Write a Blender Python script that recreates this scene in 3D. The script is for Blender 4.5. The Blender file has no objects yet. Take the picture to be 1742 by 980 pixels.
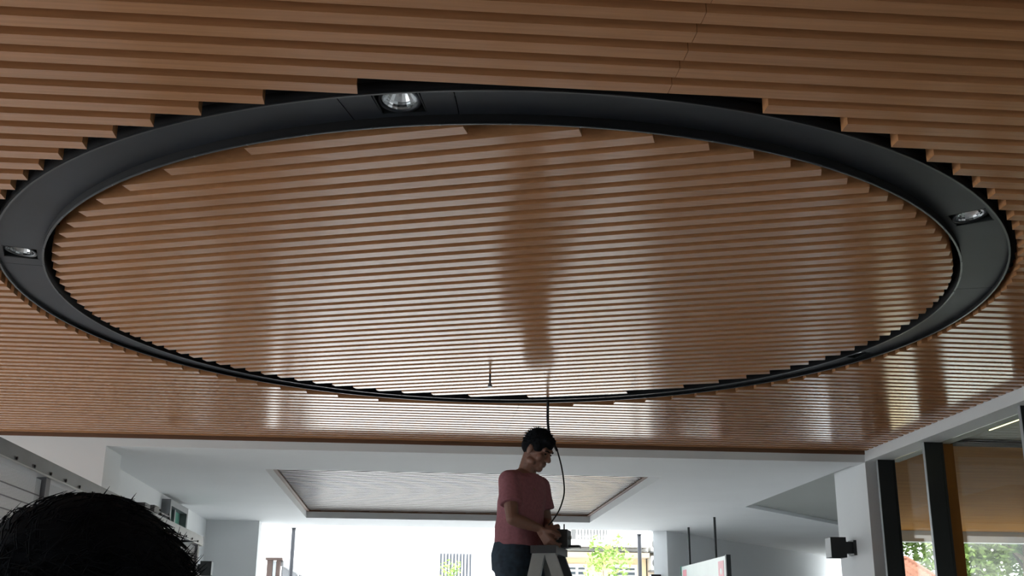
import bpy, math, random
from mathutils import Vector, Matrix, noise
random.seed(7)
R_ = math.radians
scene = bpy.context.scene
col = scene.collection

# ------------------------------------------------------------------ camera, sky, exposure
EYE = Vector((0, 0, 1.55))
cam = bpy.data.cameras.new('camera')
cam.sensor_width = 36.0
cam.lens = 36.0 * 1897.0 / 1742.0
cam.clip_start = 0.05; cam.clip_end = 500
cam_o = bpy.data.objects.new('camera', cam); col.objects.link(cam_o)
cr = Vector((0.99604951, -0.0884393, 0.00799168)); cu = Vector((-0.03412487, -0.2981331, 0.95391412)); cf = Vector((0.08198092, 0.9504184, 0.29997331))
cam_o.matrix_world = Matrix(((cr.x, cu.x, -cf.x, 0), (cr.y, cu.y, -cf.y, 0), (cr.z, cu.z, -cf.z, 1.55), (0, 0, 0, 1)))
scene.camera = cam_o

world = bpy.data.worlds.new('overcast_sky'); scene.world = world
world.use_nodes = True
wn = world.node_tree.nodes; wl = world.node_tree.links
bg = wn['Background']
bg.inputs['Color'].default_value = (0.86, 0.94, 1.0, 1)
bg.inputs['Strength'].default_value = 1.0
sun = bpy.data.lights.new('sun', 'SUN'); sun.energy = 1.9; sun.angle = math.radians(4); sun.color = (1.0, 0.97, 0.92)
sun_o = bpy.data.objects.new('sun', sun); col.objects.link(sun_o)
sun_o.rotation_euler = Vector((0.28, 0.62, -0.86)).to_track_quat('-Z', 'Y').to_euler()
vs = scene.view_settings
vs.view_transform = 'Standard'; vs.look = 'None'; vs.gamma = 1.0; vs.use_curve_mapping = False
vs.exposure = 2.15

# ------------------------------------------------------------------ materials
MATS = {}
def mat(name, color, rough=0.5, metal=0.0, spec=0.5, vary=0.0, scale=8.0, stretch=None, bump=0.0, obj_rand=0.0, emit=None, color2=None):
    m = bpy.data.materials.new(name); m.use_nodes = True
    nt = m.node_tree; b = nt.nodes['Principled BSDF']
    b.inputs['Roughness'].default_value = rough; b.inputs['Metallic'].default_value = metal
    b.inputs['Specular IOR Level'].default_value = spec
    c = (*color, 1)
    b.inputs['Base Color'].default_value = c
    if vary or bump or color2:
        tc = nt.nodes.new('ShaderNodeTexCoord'); mp = nt.nodes.new('ShaderNodeMapping')
        if stretch: mp.inputs['Scale'].default_value = stretch
        nt.links.new(tc.outputs['Object'], mp.inputs['Vector'])
        nz = nt.nodes.new('ShaderNodeTexNoise'); nz.inputs['Scale'].default_value = scale; nz.inputs['Detail'].default_value = 5
        nt.links.new(mp.outputs['Vector'], nz.inputs['Vector'])
        rp = nt.nodes.new('ShaderNodeValToRGB')
        rp.color_ramp.elements[0].position = 0.3; rp.color_ramp.elements[1].position = 0.7
        lo = color2 if color2 else tuple(v * (1 - vary) for v in color); hi = color if color2 else tuple(min(1, v * (1 + vary)) for v in color)
        rp.color_ramp.elements[0].color = (*lo, 1); rp.color_ramp.elements[1].color = (*hi, 1)
        nt.links.new(nz.outputs['Fac'], rp.inputs['Fac'])
        out = rp.outputs['Color']
        if obj_rand:
            oi = nt.nodes.new('ShaderNodeObjectInfo'); mr = nt.nodes.new('ShaderNodeMapRange')
            mr.inputs['To Min'].default_value = 1 - obj_rand; mr.inputs['To Max'].default_value = 1 + obj_rand
            nt.links.new(oi.outputs['Random'], mr.inputs['Value'])
            hs = nt.nodes.new('ShaderNodeHueSaturation'); nt.links.new(out, hs.inputs['Color']); nt.links.new(mr.outputs['Result'], hs.inputs['Value'])
            out = hs.outputs['Color']
        nt.links.new(out, b.inputs['Base Color'])
        if bump:
            bp = nt.nodes.new('ShaderNodeBump'); bp.inputs['Strength'].default_value = bump; bp.inputs['Distance'].default_value = 0.01
            nt.links.new(nz.outputs['Fac'], bp.inputs['Height']); nt.links.new(bp.outputs['Normal'], b.inputs['Normal'])
    if emit:
        b.inputs['Emission Color'].default_value = (*emit[0], 1); b.inputs['Emission Strength'].default_value = emit[1]
    MATS[name] = m
    return m
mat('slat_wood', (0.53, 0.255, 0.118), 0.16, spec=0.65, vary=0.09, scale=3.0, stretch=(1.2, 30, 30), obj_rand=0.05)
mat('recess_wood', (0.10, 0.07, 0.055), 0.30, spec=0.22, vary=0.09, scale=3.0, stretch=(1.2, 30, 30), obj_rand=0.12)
mat('backing', (0.008, 0.008, 0.009), 0.8)
mat('ring_black', (0.024, 0.028, 0.036), 0.48, spec=0.45, vary=0.22, scale=3.5)
mat('ring_edge', (0.030, 0.033, 0.037), 0.3)
mat('void_black', (0.006, 0.006, 0.007), 0.8, spec=0.2)
mat('white_paint', (0.78, 0.80, 0.81), 0.75, vary=0.02, scale=1.5)
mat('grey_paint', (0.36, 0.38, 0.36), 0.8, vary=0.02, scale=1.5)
mat('light_block_grey', (0.22, 0.22, 0.22), 0.7)
mat('pillar_paint', (0.60, 0.58, 0.53), 0.8, vary=0.02, scale=1.5)
mat('wood_trim', (0.16, 0.075, 0.04), 0.4, vary=0.1, scale=3, stretch=(1, 20, 20))
mat('floor_tile', (0.52, 0.51, 0.50), 0.12, vary=0.06, scale=2.0)
mat('asphalt', (0.58, 0.58, 0.57), 0.8, vary=0.1, scale=3.0)
mat('mullion', (0.004, 0.005, 0.006), 0.45, spec=0.25)
mat('mullion_edge', (0.35, 0.37, 0.38), 0.4, metal=0.3)
mat('black_metal', (0.010, 0.013, 0.015), 0.5)
mat('chrome', (0.85, 0.87, 0.88), 0.14, metal=1.0)
mat('lens', (0.85, 0.88, 0.86), 0.2)
mat('steel', (0.17, 0.18, 0.19), 0.45, metal=0.5, vary=0.08, scale=12)
mat('steel_dark', (0.10, 0.10, 0.11), 0.5, metal=0.3)
mat('bolt', (0.03, 0.03, 0.035), 0.5)
mat('wire', (0.45, 0.47, 0.48), 0.5, metal=0.4)
mat('aluminium', (0.34, 0.36, 0.35), 0.5, metal=0.4, vary=0.05, scale=10)
mat('ladder_dark', (0.035, 0.04, 0.045), 0.5)
mat('rubber', (0.012, 0.013, 0.016), 0.6)
mat('skin', (0.20, 0.10, 0.07), 0.55, vary=0.06, scale=20)
mat('hair', (0.005, 0.006, 0.008), 0.85, spec=0.15)
mat('shirt_pink', (0.29, 0.115, 0.135), 0.85, vary=0.12, scale=60)
mat('denim', (0.025, 0.045, 0.07), 0.85, vary=0.25, scale=40)
mat('shirt_dark', (0.012, 0.018, 0.022), 0.9, vary=0.2, scale=30)
mat('eye', (0.02, 0.015, 0.012), 0.2)
mat('shoe', (0.03, 0.03, 0.032), 0.6)
mat('interior_wood', (0.52, 0.235, 0.06), 0.85, spec=0.1, vary=0.16, scale=1.6, stretch=(1.0, 9, 9))
mat('interior_wood_red', (0.30, 0.115, 0.03), 0.8, spec=0.1, vary=0.16, scale=1.6, stretch=(9, 9, 0.8))
mat('interior_grey', (0.33, 0.33, 0.29), 0.6)
mat('led', (1, 0.95, 0.55), 0.4, emit=((1.0, 0.86, 0.35), 2.2))
mat('leaf', (0.20, 0.29, 0.08), 0.8, color2=(0.10, 0.16, 0.04), scale=1.5)
mat('leaf_light', (0.30, 0.42, 0.10), 0.7, color2=(0.18, 0.30, 0.06), scale=2.5)
mat('flower', (0.85, 0.82, 0.78), 0.7)
mat('bark', (0.16, 0.12, 0.09), 0.9, vary=0.2, scale=20)
mat('roof_tile', (0.27, 0.11, 0.075), 0.8, vary=0.12, scale=14, obj_rand=0.08)
mat('facade_white', (0.86, 0.86, 0.85), 0.85, vary=0.02, scale=0.8)
mat('facade_cream', (0.72, 0.58, 0.38), 0.85, vary=0.04, scale=1.0)
mat('facade_trim', (0.50, 0.42, 0.33), 0.85)
mat('shutter', (0.07, 0.09, 0.11), 0.6)
mat('ac_white', (0.48, 0.48, 0.46), 0.6)
mat('ac_dark', (0.10, 0.10, 0.10), 0.6)
mat('lamp_lit_face', (0.42, 0.44, 0.45), 0.5)
mat('sign_white', (0.72, 0.77, 0.72), 0.4, vary=0.05, scale=2.0)
mat('sign_pink', (0.80, 0.33, 0.36), 0.45)
mat('post_brown', (0.15, 0.10, 0.085), 0.6)
mat('panel_grey', (0.09, 0.10, 0.12), 0.6)
mat('window_green', (0.15, 0.40, 0.31), 0.15)

def glass_mat(name, tint):
    """thin pane: clear with a mirror share that grows towards grazing angles"""
    m = bpy.data.materials.new(name); m.use_nodes = True; nt = m.node_tree
    nt.nodes.clear(); N = nt.nodes.new; K = nt.links.new
    o = N('ShaderNodeOutputMaterial'); mx = N('ShaderNodeMixShader'); tr = N('ShaderNodeBsdfTransparent'); gl = N('ShaderNodeBsdfGlossy')
    tr.inputs['Color'].default_value = (*tint, 1); gl.inputs['Roughness'].default_value = 0.01
    g = N('ShaderNodeNewGeometry'); dt = N('ShaderNodeVectorMath'); dt.operation = 'DOT_PRODUCT'
    K(g.outputs['Normal'], dt.inputs[0]); K(g.outputs['Incoming'], dt.inputs[1])
    def math_(op, a, b=None):
        q = N('ShaderNodeMath'); q.operation = op
        for i, x in enumerate((a, b)):
            if x is None: continue
            if isinstance(x, (int, float)): q.inputs[i].default_value = x
            else: K(x, q.inputs[i])
        return q.outputs[0]
    c = math_('ABSOLUTE', dt.outputs['Value']); p = math_('POWER', math_('SUBTRACT', 1.0, c), 5.0)
    K(math_('ADD', math_('MULTIPLY', p, 0.5), 0.02), mx.inputs[0])
    K(tr.outputs[0], mx.inputs[1]); K(gl.outputs[0], mx.inputs[2]); K(mx.outputs[0], o.inputs[0])
    MATS[name] = m
glass_mat('glass', (0.84, 0.86, 0.82))

# ------------------------------------------------------------------ mesh helpers
ORG = {}
class MB:
    def __init__(s): s.v = []; s.f = []
    def add(s, vs, fs):
        n = len(s.v); s.v += [Vector(p) for p in vs]; s.f += [tuple(i + n for i in f) for f in fs]; return s
    def box(s, x0, x1, y0, y1, z0, z1):
        return s.add([(x0,y0,z0),(x1,y0,z0),(x1,y1,z0),(x0,y1,z0),(x0,y0,z1),(x1,y0,z1),(x1,y1,z1),(x0,y1,z1)],
                     [(0,3,2,1),(4,5,6,7),(0,1,5,4),(1,2,6,5),(2,3,7,6),(3,0,4,7)])
    def obox(s, c, ax, half):
        c = Vector(c); a = [Vector(k).normalized() * h for k, h in zip(ax, half)]
        P = [c + a[0]*i + a[1]*j + a[2]*k for k in (-1, 1) for i, j in ((-1,-1),(1,-1),(1,1),(-1,1))]
        return s.add(P, [(0,3,2,1),(4,5,6,7),(0,1,5,4),(1,2,6,5),(2,3,7,6),(3,0,4,7)])
    def bar(s, a, b, w, d, up=(0, 0, 1)):
        a, b = Vector(a), Vector(b); t = (b - a); L = t.length; t.normalize()
        u = Vector(up)
        if abs(t.dot(u)) > 0.98: u = Vector((1, 0, 0))
        x = t.cross(u).normalized(); y = x.cross(t)
        return s.obox((a + b) / 2, (x, y, t), (w/2, d/2, L/2))
    def prism(s, poly, z0, z1):
        n = len(poly)
        s.add([(p[0], p[1], z0) for p in poly] + [(p[0], p[1], z1) for p in poly],
              [tuple(range(n))[::-1], tuple(range(n, 2*n))] + [(i, (i+1) % n, n + (i+1) % n, n + i) for i in range(n)])
        return s
    def tube(s, pts, r, n=8):
        pts = [Vector(p) for p in pts]; k = len(pts); rs = r if isinstance(r, (list, tuple)) else [r] * k
        base = len(s.v); px = None
        for i, p in enumerate(pts):
            t = (pts[min(i+1, k-1)] - pts[max(i-1, 0)]).normalized()
            if px is None:
                u = Vector((0, 0, 1)) if abs(t.z) < .9 else Vector((1, 0, 0)); px = t.cross(u).normalized()
            else: px = (px - t * px.dot(t)).normalized()
            py = t.cross(px)
            for j in range(n):
                a = 2*math.pi*j/n; s.v.append(p + (px*math.cos(a) + py*math.sin(a)) * rs[i])
        for i in range(k-1):
            for j in range(n):
                a = base + i*n + j; b = base + i*n + (j+1) % n; s.f.append((a, b, b+n, a+n))
        s.f.append(tuple(base + j for j in range(n))[::-1]); s.f.append(tuple(base + (k-1)*n + j for j in range(n)))
        return s
    def lathe(s, prof, c, n=32, a0=0.0, a1=2*math.pi, closed_prof=True, ax=None):
        full = abs(a1 - a0 - 2*math.pi) < 1e-6; m = n if full else n + 1; k = len(prof); base = len(s.v); c = Vector(c)
        for i in range(m):
            a = a0 + (a1 - a0) * i / n
            for (r, z) in prof:
                p = Vector((r*math.cos(a), r*math.sin(a), z))
                s.v.append(c + (ax @ p if ax else p))
        for i in range(n):
            i2 = (i+1) % m
            for j in range(k if closed_prof else k-1):
                j2 = (j+1) % k
                s.f.append((base+i*k+j, base+i2*k+j, base+i2*k+j2, base+i*k+j2))
        if not full and closed_prof:
            s.f.append(tuple(base + j for j in range(k))[::-1]); s.f.append(tuple(base + n*k + j for j in range(k)))
        return s
    def ball(s, c, r, n=12, m=8, M=None):
        c = Vector(c); rr = r if isinstance(r, (tuple, list)) else (r, r, r); base = len(s.v)
        tf = (lambda p: c + (M @ p)) if M else (lambda p: c + p)
        s.v.append(tf(Vector((0, 0, rr[2]))))
        for i in range(1, m):
            t = math.pi*i/m
            for j in range(n):
                a = 2*math.pi*j/n; s.v.append(tf(Vector((rr[0]*math.sin(t)*math.cos(a), rr[1]*math.sin(t)*math.sin(a), rr[2]*math.cos(t)))))
        s.v.append(tf(Vector((0, 0, -rr[2])))); last = len(s.v) - 1
        for j in range(n): s.f.append((base, base+1+j, base+1+(j+1) % n))
        for i in range(m-2):
            for j in range(n):
                a = base+1+i*n+j; b = base+1+i*n+(j+1) % n; s.f.append((a, a+n, b+n, b))
        q = base+1+(m-2)*n
        for j in range(n): s.f.append((q+j, last, q+(j+1) % n))
        return s
    def chain(s, pts, rs, n=12):
        """spheres strung along a polyline, to be fused by a remesh"""
        pts = [Vector(p) for p in pts]
        for i in range(len(pts)-1):
            a, b, ra, rb = pts[i], pts[i+1], rs[i], rs[i+1]; L = (b-a).length
            k = max(1, int(L / (0.4*min(ra, rb))) + 1)
            for j in range(k+1):
                t = j/k; s.ball(a.lerp(b, t), ra + (rb-ra)*t, n, 8)
        return s
    def loft(s, st, n=24):
        """closed elliptical loft: stations (cx, cy, z, rx, ry)"""
        base = len(s.v); k = len(st)
        for (x, y, z, rx, ry) in st:
            for j in range(n):
                a = 2*math.pi*j/n
                ca, sa = math.cos(a), math.sin(a); e = 0.8
                s.v.append(Vector((x + rx*math.copysign(abs(ca)**e, ca), y + ry*math.copysign(abs(sa)**e, sa), z)))
        for i in range(k-1):
            for j in range(n):
                a = base+i*n+j; b = base+i*n+(j+1) % n; s.f.append((a, b, b+n, a+n))
        s.f.append(tuple(base+j for j in range(n))[::-1]); s.f.append(tuple(base+(k-1)*n+j for j in range(n)))
        return s
    def mesh(s, name, origin):
        me = bpy.data.meshes.new(name); me.from_pydata([tuple(p - origin) for p in s.v], [], s.f); me.update(); return me
    def build(s, name, material, parent=None, smooth=False, origin=None):
        if parent is not None: origin = ORG[parent.name]
        elif origin is None:
            xs = [p.x for p in s.v]; ys = [p.y for p in s.v]; zs = [p.z for p in s.v]
            origin = Vector(((min(xs)+max(xs))/2, (min(ys)+max(ys))/2, min(zs)))
        me = s.mesh(name, origin)
        return link(name, me, material, parent, smooth, origin)
def link(name, me, material, parent, smooth, origin):
    ms = material if isinstance(material, list) else [material]
    for q in ms: me.materials.append(MATS[q])
    if smooth:
        for p in me.polygons: p.use_smooth = True
    o = bpy.data.objects.new(name, me); col.objects.link(o)
    if parent is not None: o.parent = parent
    else: o.location = origin
    ORG[o.name] = Vector(origin)
    return o
def tag(o, label=None, cat=None, group=None, kind=None):
    if label: o['label'] = label
    if cat: o['category'] = cat
    if group: o['group'] = group
    if kind: o['kind'] = kind
    return o
def thing(name, loc, label, cat, group=None, kind=None):
    o = bpy.data.objects.new(name, None); col.objects.link(o); o.location = loc; o.empty_display_size = 0.1
    ORG[o.name] = Vector(loc)
    return tag(o, label, cat, group, kind)
def struct(o, label, cat='wall'): return tag(o, label, cat, None, 'structure')
def copy_tree(o, parent=None):
    c = o.copy(); col.objects.link(c)
    c.parent = parent
    for ch in [k for k in list(bpy.data.objects) if k.parent == o]: copy_tree(ch, c)
    return c
def organic(mb, name, material, parent, voxel=0.006, smooth_it=4, M=None, fold=0.0, fold_scale=9.0, remesh=True):
    """fuse the overlapping closed shapes of mb into one continuous skin"""
    org = ORG[parent.name]
    me = bpy.data.meshes.new(name + '_raw'); me.from_pydata([tuple(p) for p in mb.v], [], mb.f); me.update()
    t = bpy.data.objects.new('raw', me); col.objects.link(t)
    r = t.modifiers.new('r', 'REMESH'); r.mode = 'VOXEL'; r.voxel_size = voxel
    sm = t.modifiers.new('s', 'SMOOTH'); sm.factor = 0.5; sm.iterations = smooth_it
    dg = bpy.context.evaluated_depsgraph_get()
    out = bpy.data.meshes.new_from_object(t.evaluated_get(dg))
    out.name = name
    bpy.data.objects.remove(t); bpy.data.meshes.remove(me)
    if fold:
        nrm = [v.normal.copy() for v in out.vertices]
        for v, nv in zip(out.vertices, nrm):
            p = v.co.copy(); d = noise.noise(Vector((p.x*fold_scale, p.y*fold_scale, p.z*fold_scale*0.6)))
            d += 0.5*noise.noise(Vector((p.x*fold_scale*2.1, p.y*fold_scale*2.1, p.z*fold_scale*1.4+5)))
            v.co = p + nv * d * fold
    out.transform(Matrix.Translation(-org) @ M if M else Matrix.Translation(-org))
    return link(name, out, material, parent, True, org)

# ------------------------------------------------------------------ the setting
CZ = 2.96          # underside of the slats
PZ = 2.878         # passage ceiling
YB = 8.40          # back wall
CX, CY = 0.376, 4.814   # centre of the ring

struct(MB().box(-9, 9.6, -6.0, 19.5, -0.12, 0.0).build('floor', 'floor_tile'), 'pale tiled floor below the slatted ceiling', 'floor')
struct(MB().box(-70, 80, -70, 90, -0.30, -0.125).build('ground', 'asphalt'), 'grey paved ground outside around the building', 'ground')

# slatted ceiling: black backing with every slat as a piece of its own
def backing_with_hole():
    m = MB(); n = 96; x0, x1, y0, y1 = -6.6, 3.60, 0.1, YB
    ring = [(CX + 2.18*math.cos(2*math.pi*i/n), CY + 2.18*math.sin(2*math.pi*i/n)) for i in range(n)]
    def out(i):
        a = 2*math.pi*i/n; dx, dy = math.cos(a), math.sin(a); t = 1e9
        if dx > 1e-9: t = min(t, (x1-CX)/dx)
        if dx < -1e-9: t = min(t, (x0-CX)/dx)
        if dy > 1e-9: t = min(t, (y1-CY)/dy)
        if dy < -1e-9: t = min(t, (y0-CY)/dy)
        return (CX+dx*t, CY+dy*t)
    z = CZ + 0.085
    for i in range(n):
        j = (i+1) % n; a, b = out(i), out(j)
        P = [ring[i], a]
        if abs(a[0]-b[0]) > 1e-6 and abs(a[1]-b[1]) > 1e-6:   # passes a corner
            cxx = x1 if max(a[0], b[0]) > x1-1e-6 else x0; cyy = y1 if max(a[1], b[1]) > y1-1e-6 else y0
            P.append((cxx, cyy))
        P += [b, ring[j]]
        m.prism(P, z, z+0.05)
    return m
ceiling = struct(backing_with_hole().build('ceiling', 'backing'), 'wooden slatted ceiling around the black ring', 'ceiling')
SW, SH, PITCH = 0.050, 0.072, 0.090
JOINT = 0.649
for k in range(-25, 67):
    yf = 2.402 + PITCH*k; yn = yf - SW
    if yf > YB - 0.02: break
    dy = 0.0 if yn <= CY <= yf else min(abs(yn-CY), abs(yf-CY))
    segs = [(-6.55, 3.485)]
    RC = 2.128
    if dy < RC:
        h = math.sqrt(RC*RC - dy*dy); segs = [(-6.55, CX-h), (CX+h, 3.485)]
    for a, b in segs:
        parts = [(a, b)]
        if a < JOINT - 0.15 and b > JOINT + 0.15: parts = [(a, JOINT-0.0008), (JOINT+0.0008, b)]
        for p, q in parts:
            MB().box(p, q, yn, yf, CZ, CZ+SH).build('slat', 'slat_wood', ceiling)

# unseen canopy soffit and end wall added to block light; roof mass above
struct(MB().box(-6.7, 9.7, -5.0, 0.1, 2.96, 3.75).build('ceiling_shade_canopy', 'white_paint'), 'plain white canopy soffit, unseen and extended to shade the near floor', 'ceiling')
struct(MB().box(-6.7, 9.7, 0.1, 14.25, 3.75, 3.95).build('roof', 'white_paint'), 'flat roof slab over the slatted ceiling', 'roof')
struct(MB().box(-16, 9.7, -5.3, -5.0, 0, 5.0).build('wall_light_block', 'light_block_grey'), 'unseen grey wall added behind the view to block light')  # unseen; placed and widened to cut light from behind and rear left
struct(MB().box(-6.7, -6.6, 0.1, YB, 2.90, 3.75).build('trim_2', 'white_paint'), 'white fascia along the open side of the ceiling', 'fascia')

# back wall: left part, bulkhead over the passage, right pillar
struct(MB().box(-9.0, -2.26, YB, 8.86, 0, 3.75).build('wall_back', 'white_paint'), 'white wall left of the passage opening')
struct(MB().box(-2.26, 3.49, YB, 8.60, PZ, 3.75).build('wall_bulkhead', 'white_paint'), 'white bulkhead over the passage opening')
struct(MB().box(3.49, 3.72, YB, 9.06, 0, 3.75).build('wall_pillar', 'white_paint'), 'white pillar between the passage and the glass wall')
struct(MB().box(-6.5, 3.49, YB-0.012, YB-0.001, CZ-0.022, CZ+0.07).build('slat_shadow_strip', 'wood_trim'), 'dark brown strip for the last slat and its shadow at the white bulkhead', 'trim')  # last slat's shadow painted in as a dark brown strip

# passage beyond the back wall
rx0, rx1, ry0, ry1 = -1.235, 2.11, 9.45, 13.40
pc = MB()
pc.box(-2.6, 3.45, 8.60, ry0, PZ, 3.02); pc.box(-2.6, 3.45, ry1, 14.30, PZ, 3.02)
pc.box(-2.6, rx0, ry0, ry1, PZ, 3.02); pc.box(rx1, 3.45, ry0, ry1, PZ, 3.02)
pc.prism([(3.45, 11.50), (5.6, 13.71), (7.75, 19.1), (7.75, 19.9), (3.05, 14.55), (3.05, 14.31), (3.45, 14.31)], PZ, 3.02)
pceil = struct(pc.build('ceiling_passage', 'white_paint'), 'smooth white ceiling of the passage with a slatted recess', 'ceiling')
MB().box(rx0-.05, rx1+.05, ry0-.05, ry1+.05, 3.06, 3.10).build('recess_back', 'backing', pceil)
e = 0.035
m = MB(); m.box(rx0, rx1, ry1-e, ry1-.001, PZ+.072, PZ+.14); m.box(rx0, rx1, ry0+.001, ry0+e, PZ+.072, PZ+.14)
m.box(rx0+.001, rx0+e, ry0+e, ry1-e, PZ+.072, PZ+.14); m.box(rx1-e, rx1-.001, ry0+e, ry1-e, PZ+.072, PZ+.14)
m.build('recess_frame', 'wood_trim', pceil)
AI = R_(-18.6); di = Vector((math.cos(AI), math.sin(AI), 0)); ni = Vector((-math.sin(AI), math.cos(AI), 0))
def clip_rect(o, x0, x1, y0, y1):
    """extent along di of the line at normal offset o inside a rectangle"""
    ts = []
    lo, hi = -1e9, 1e9
    p = ni*o
    for c, d, a, b in ((p.x, di.x, x0, x1), (p.y, di.y, y0, y1)):
        t0, t1 = (a-c)/d, (b-c)/d
        if t0 > t1: t0, t1 = t1, t0
        lo, hi = max(lo, t0), min(hi, t1)
    return lo, hi
cs = [Vector((x, y, 0)).dot(ni) for x in (rx0, rx1) for y in (ry0, ry1)]
o_ = min(cs) + 0.05
while o_ < max(cs):
    l1, h1 = clip_rect(o_ - SW/2, rx0+e+.002, rx1-e-.002, ry0+e+.002, ry1-e-.002); l2, h2 = clip_rect(o_ + SW/2, rx0+e+.002, rx1-e-.002, ry0+e+.002, ry1-e-.002)
    lo, hi = max(l1, l2), min(h1, h2)
    if hi - lo > 0.05:
        c = ni*o_ + di*((lo+hi)/2); c.z = PZ + 0.115
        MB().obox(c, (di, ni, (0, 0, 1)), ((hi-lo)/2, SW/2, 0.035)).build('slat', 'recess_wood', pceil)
    o_ += PITCH

struct(MB().box(-2.75, -2.45, 8.86, 13.85, 0, 3.02).build('wall_left', 'white_paint'), 'white side wall of the passage with a small green window')
struct(MB().box(-6.0, -1.83, 13.85, 14.10, 0, 3.4).build('wall_far', 'white_paint'), 'white end wall beside the bright passage exit')
d = Vector((3.495, 3.90, 0)).normalized(); nn = Vector((-d.y, d.x, 0))
a = Vector((3.235, 14.265, 0)); b = a + d*7.0
struct(MB().prism([(a.x, a.y), (b.x, b.y), (b.x+nn.x*.2, b.y+nn.y*.2), (a.x+nn.x*.2, a.y+nn.y*.2)], 0, PZ-.001).build('wall_oblique', 'white_paint'), 'white oblique wall right of the passage exit')
struct(MB().prism([(3.74, 9.06), (7.24, 17.85), (7.36, 17.85), (3.86, 9.06)], 0, 3.75).build('wall_right', 'white_paint'), 'white partition between the passage and the glazed room')  # unseen stretch past the room added to shade the oblique wall
# triangular ceiling void
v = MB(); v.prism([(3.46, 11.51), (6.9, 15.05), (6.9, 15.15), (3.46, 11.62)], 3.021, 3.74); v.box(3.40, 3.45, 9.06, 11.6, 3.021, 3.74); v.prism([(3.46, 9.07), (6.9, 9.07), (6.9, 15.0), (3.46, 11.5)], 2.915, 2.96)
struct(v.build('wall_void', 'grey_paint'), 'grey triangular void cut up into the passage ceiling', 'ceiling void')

# small window on the passage side wall
w = tag(thing('window_1', (-2.45, 11.75, 2.15), 'small green glazed window high on the passage side wall', 'window'), kind='structure')
m = MB(); x0, x1 = -2.449, -2.36
m.box(x0, x1, 11.30, 11.36, 2.16, 2.83); m.box(x0, x1, 12.14, 12.20, 2.16, 2.83); m.box(x0, x1, 11.36, 12.14, 2.77, 2.83); m.box(x0, x1, 11.36, 12.14, 2.16, 2.22); m.box(x0, -2.40, 11.72, 11.77, 2.22, 2.77)
m.build('window_frame', 'steel', w)
MB().box(-2.448, -2.43, 11.36, 11.72, 2.22, 2.77).build('pane', 'window_green', w); MB().box(-2.448, -2.43, 11.77, 12.14, 2.22, 2.77).build('pane', 'window_green', w)

# glass wall on the right: beam, mullions, panes
struct(MB().box(3.49, 3.76, 0.1, YB-.001, 2.885, 3.75).build('wall_beam', 'white_paint'), 'white beam over the glass wall')
gw = tag(thing('window_2', (3.60, 5.0, 0), 'tall glass wall with black mullions under the white beam', 'glass wall'), kind='structure')
ys = [8.30, 7.49, 6.20, 4.90, 3.60, 2.30, 1.00]
for y in ys:
    mu = MB().box(3.545, 3.68, y-.014, y+.014, 0, 2.884).build('mullion', 'mullion', gw)
    MB().box(3.541, 3.5445, y-.014, y+.014, 0, 2.884).build('mullion_cap', 'mullion_edge', mu)
for y0, y1 in zip(ys[1:], ys[:-1]):
    MB().box(3.660, 3.666, y0+.014, y1-.014, 0.06, 2.884).build('pane', 'glass', gw)
MB().box(3.60, 3.70, 1.0, 8.3, 0, 0.06).build('sill', 'mullion', gw)
# glazed room behind
struct(MB().prism([(3.77, 7.62), (9.6, 7.62), (9.6, 13.98), (5.85, 13.98), (3.87, 9.06), (3.77, 8.8)], 2.905, 3.0).build('ceiling_room', 'interior_wood'), 'orange brown wooden ceiling inside the glazed room', 'ceiling')
struct(MB().box(3.77, 9.6, 0.1, 7.45, 2.905, 3.0).build('ceiling_room_front', 'interior_grey'), 'grey ceiling inside the glazed room near the light strip', 'ceiling')
struct(MB().box(3.77, 9.6, 7.45, 7.62, 2.885, 3.0).build('trim_4', 'void_black'), 'dark metal bar across the ceiling of the glazed room', 'trim')
struct(MB().box(5.9, 9.6, 13.99, 14.15, 2.77, 3.74).build('trim_5', 'white_paint'), 'white beam over the far side of the glazed room', 'beam')
struct(MB().box(9.5, 9.7, 0.1, 13.98, 0, 2.9).build('wall_room', 'interior_grey'), 'grey far wall of the glazed room')  # unseen; made solid along its full length to darken the room
struct(MB().box(3.49, 3.72, -5.0, 0.98, 0, 2.95).build('wall_side_shade', 'white_paint'), 'unseen white wall added before the glass wall to darken the right side')  # unseen; added to keep light off the right side
o = MB().box(3.80, 3.808, 6.25, 7.05, 2.896, 2.904).build('light_strip', 'led'); tag(o, 'thin yellow light strip on the ceiling inside the glazed room', 'light')
o = MB().box(3.69, 3.78, 7.53, 7.57, 0.0, 2.884).build('wood_jamb', 'interior_wood_red'); tag(o, 'orange brown wooden jamb standing behind the glass wall mullion', 'door jamb')

# ------------------------------------------------------------------ slatted disc inside the ring
disc = thing('ceiling_disc', (CX, CY, CZ), 'round slatted wooden panel inside the black ring', 'ceiling panel')
MB().lathe([(0.001, CZ+.085), (1.95, CZ+.085), (1.95, CZ+.12), (0.001, CZ+.12)], (CX, CY, 0), 64).build('backing', 'backing', disc)
cc = Vector((CX, CY, 0)); co = cc.dot(ni); cd = cc.dot(di)
k = -3
while True:
    far = 2.866 + PITCH*k; near = far - SW; k += 1
    if far > co + 1.9: break
    RI = 1.898
    if near < co - RI or far > co + RI: continue
    q = max(abs(near-co), abs(far-co)); h = math.sqrt(max(0, RI*RI - q*q))
    if h < 0.15: continue
    c = ni*((far+near)/2) + di*cd; c.z = CZ + SH/2
    MB().obox(c, (di, ni, (0, 0, 1)), (h, SW/2, SH/2)).build('slat', 'slat_wood', disc)

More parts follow.
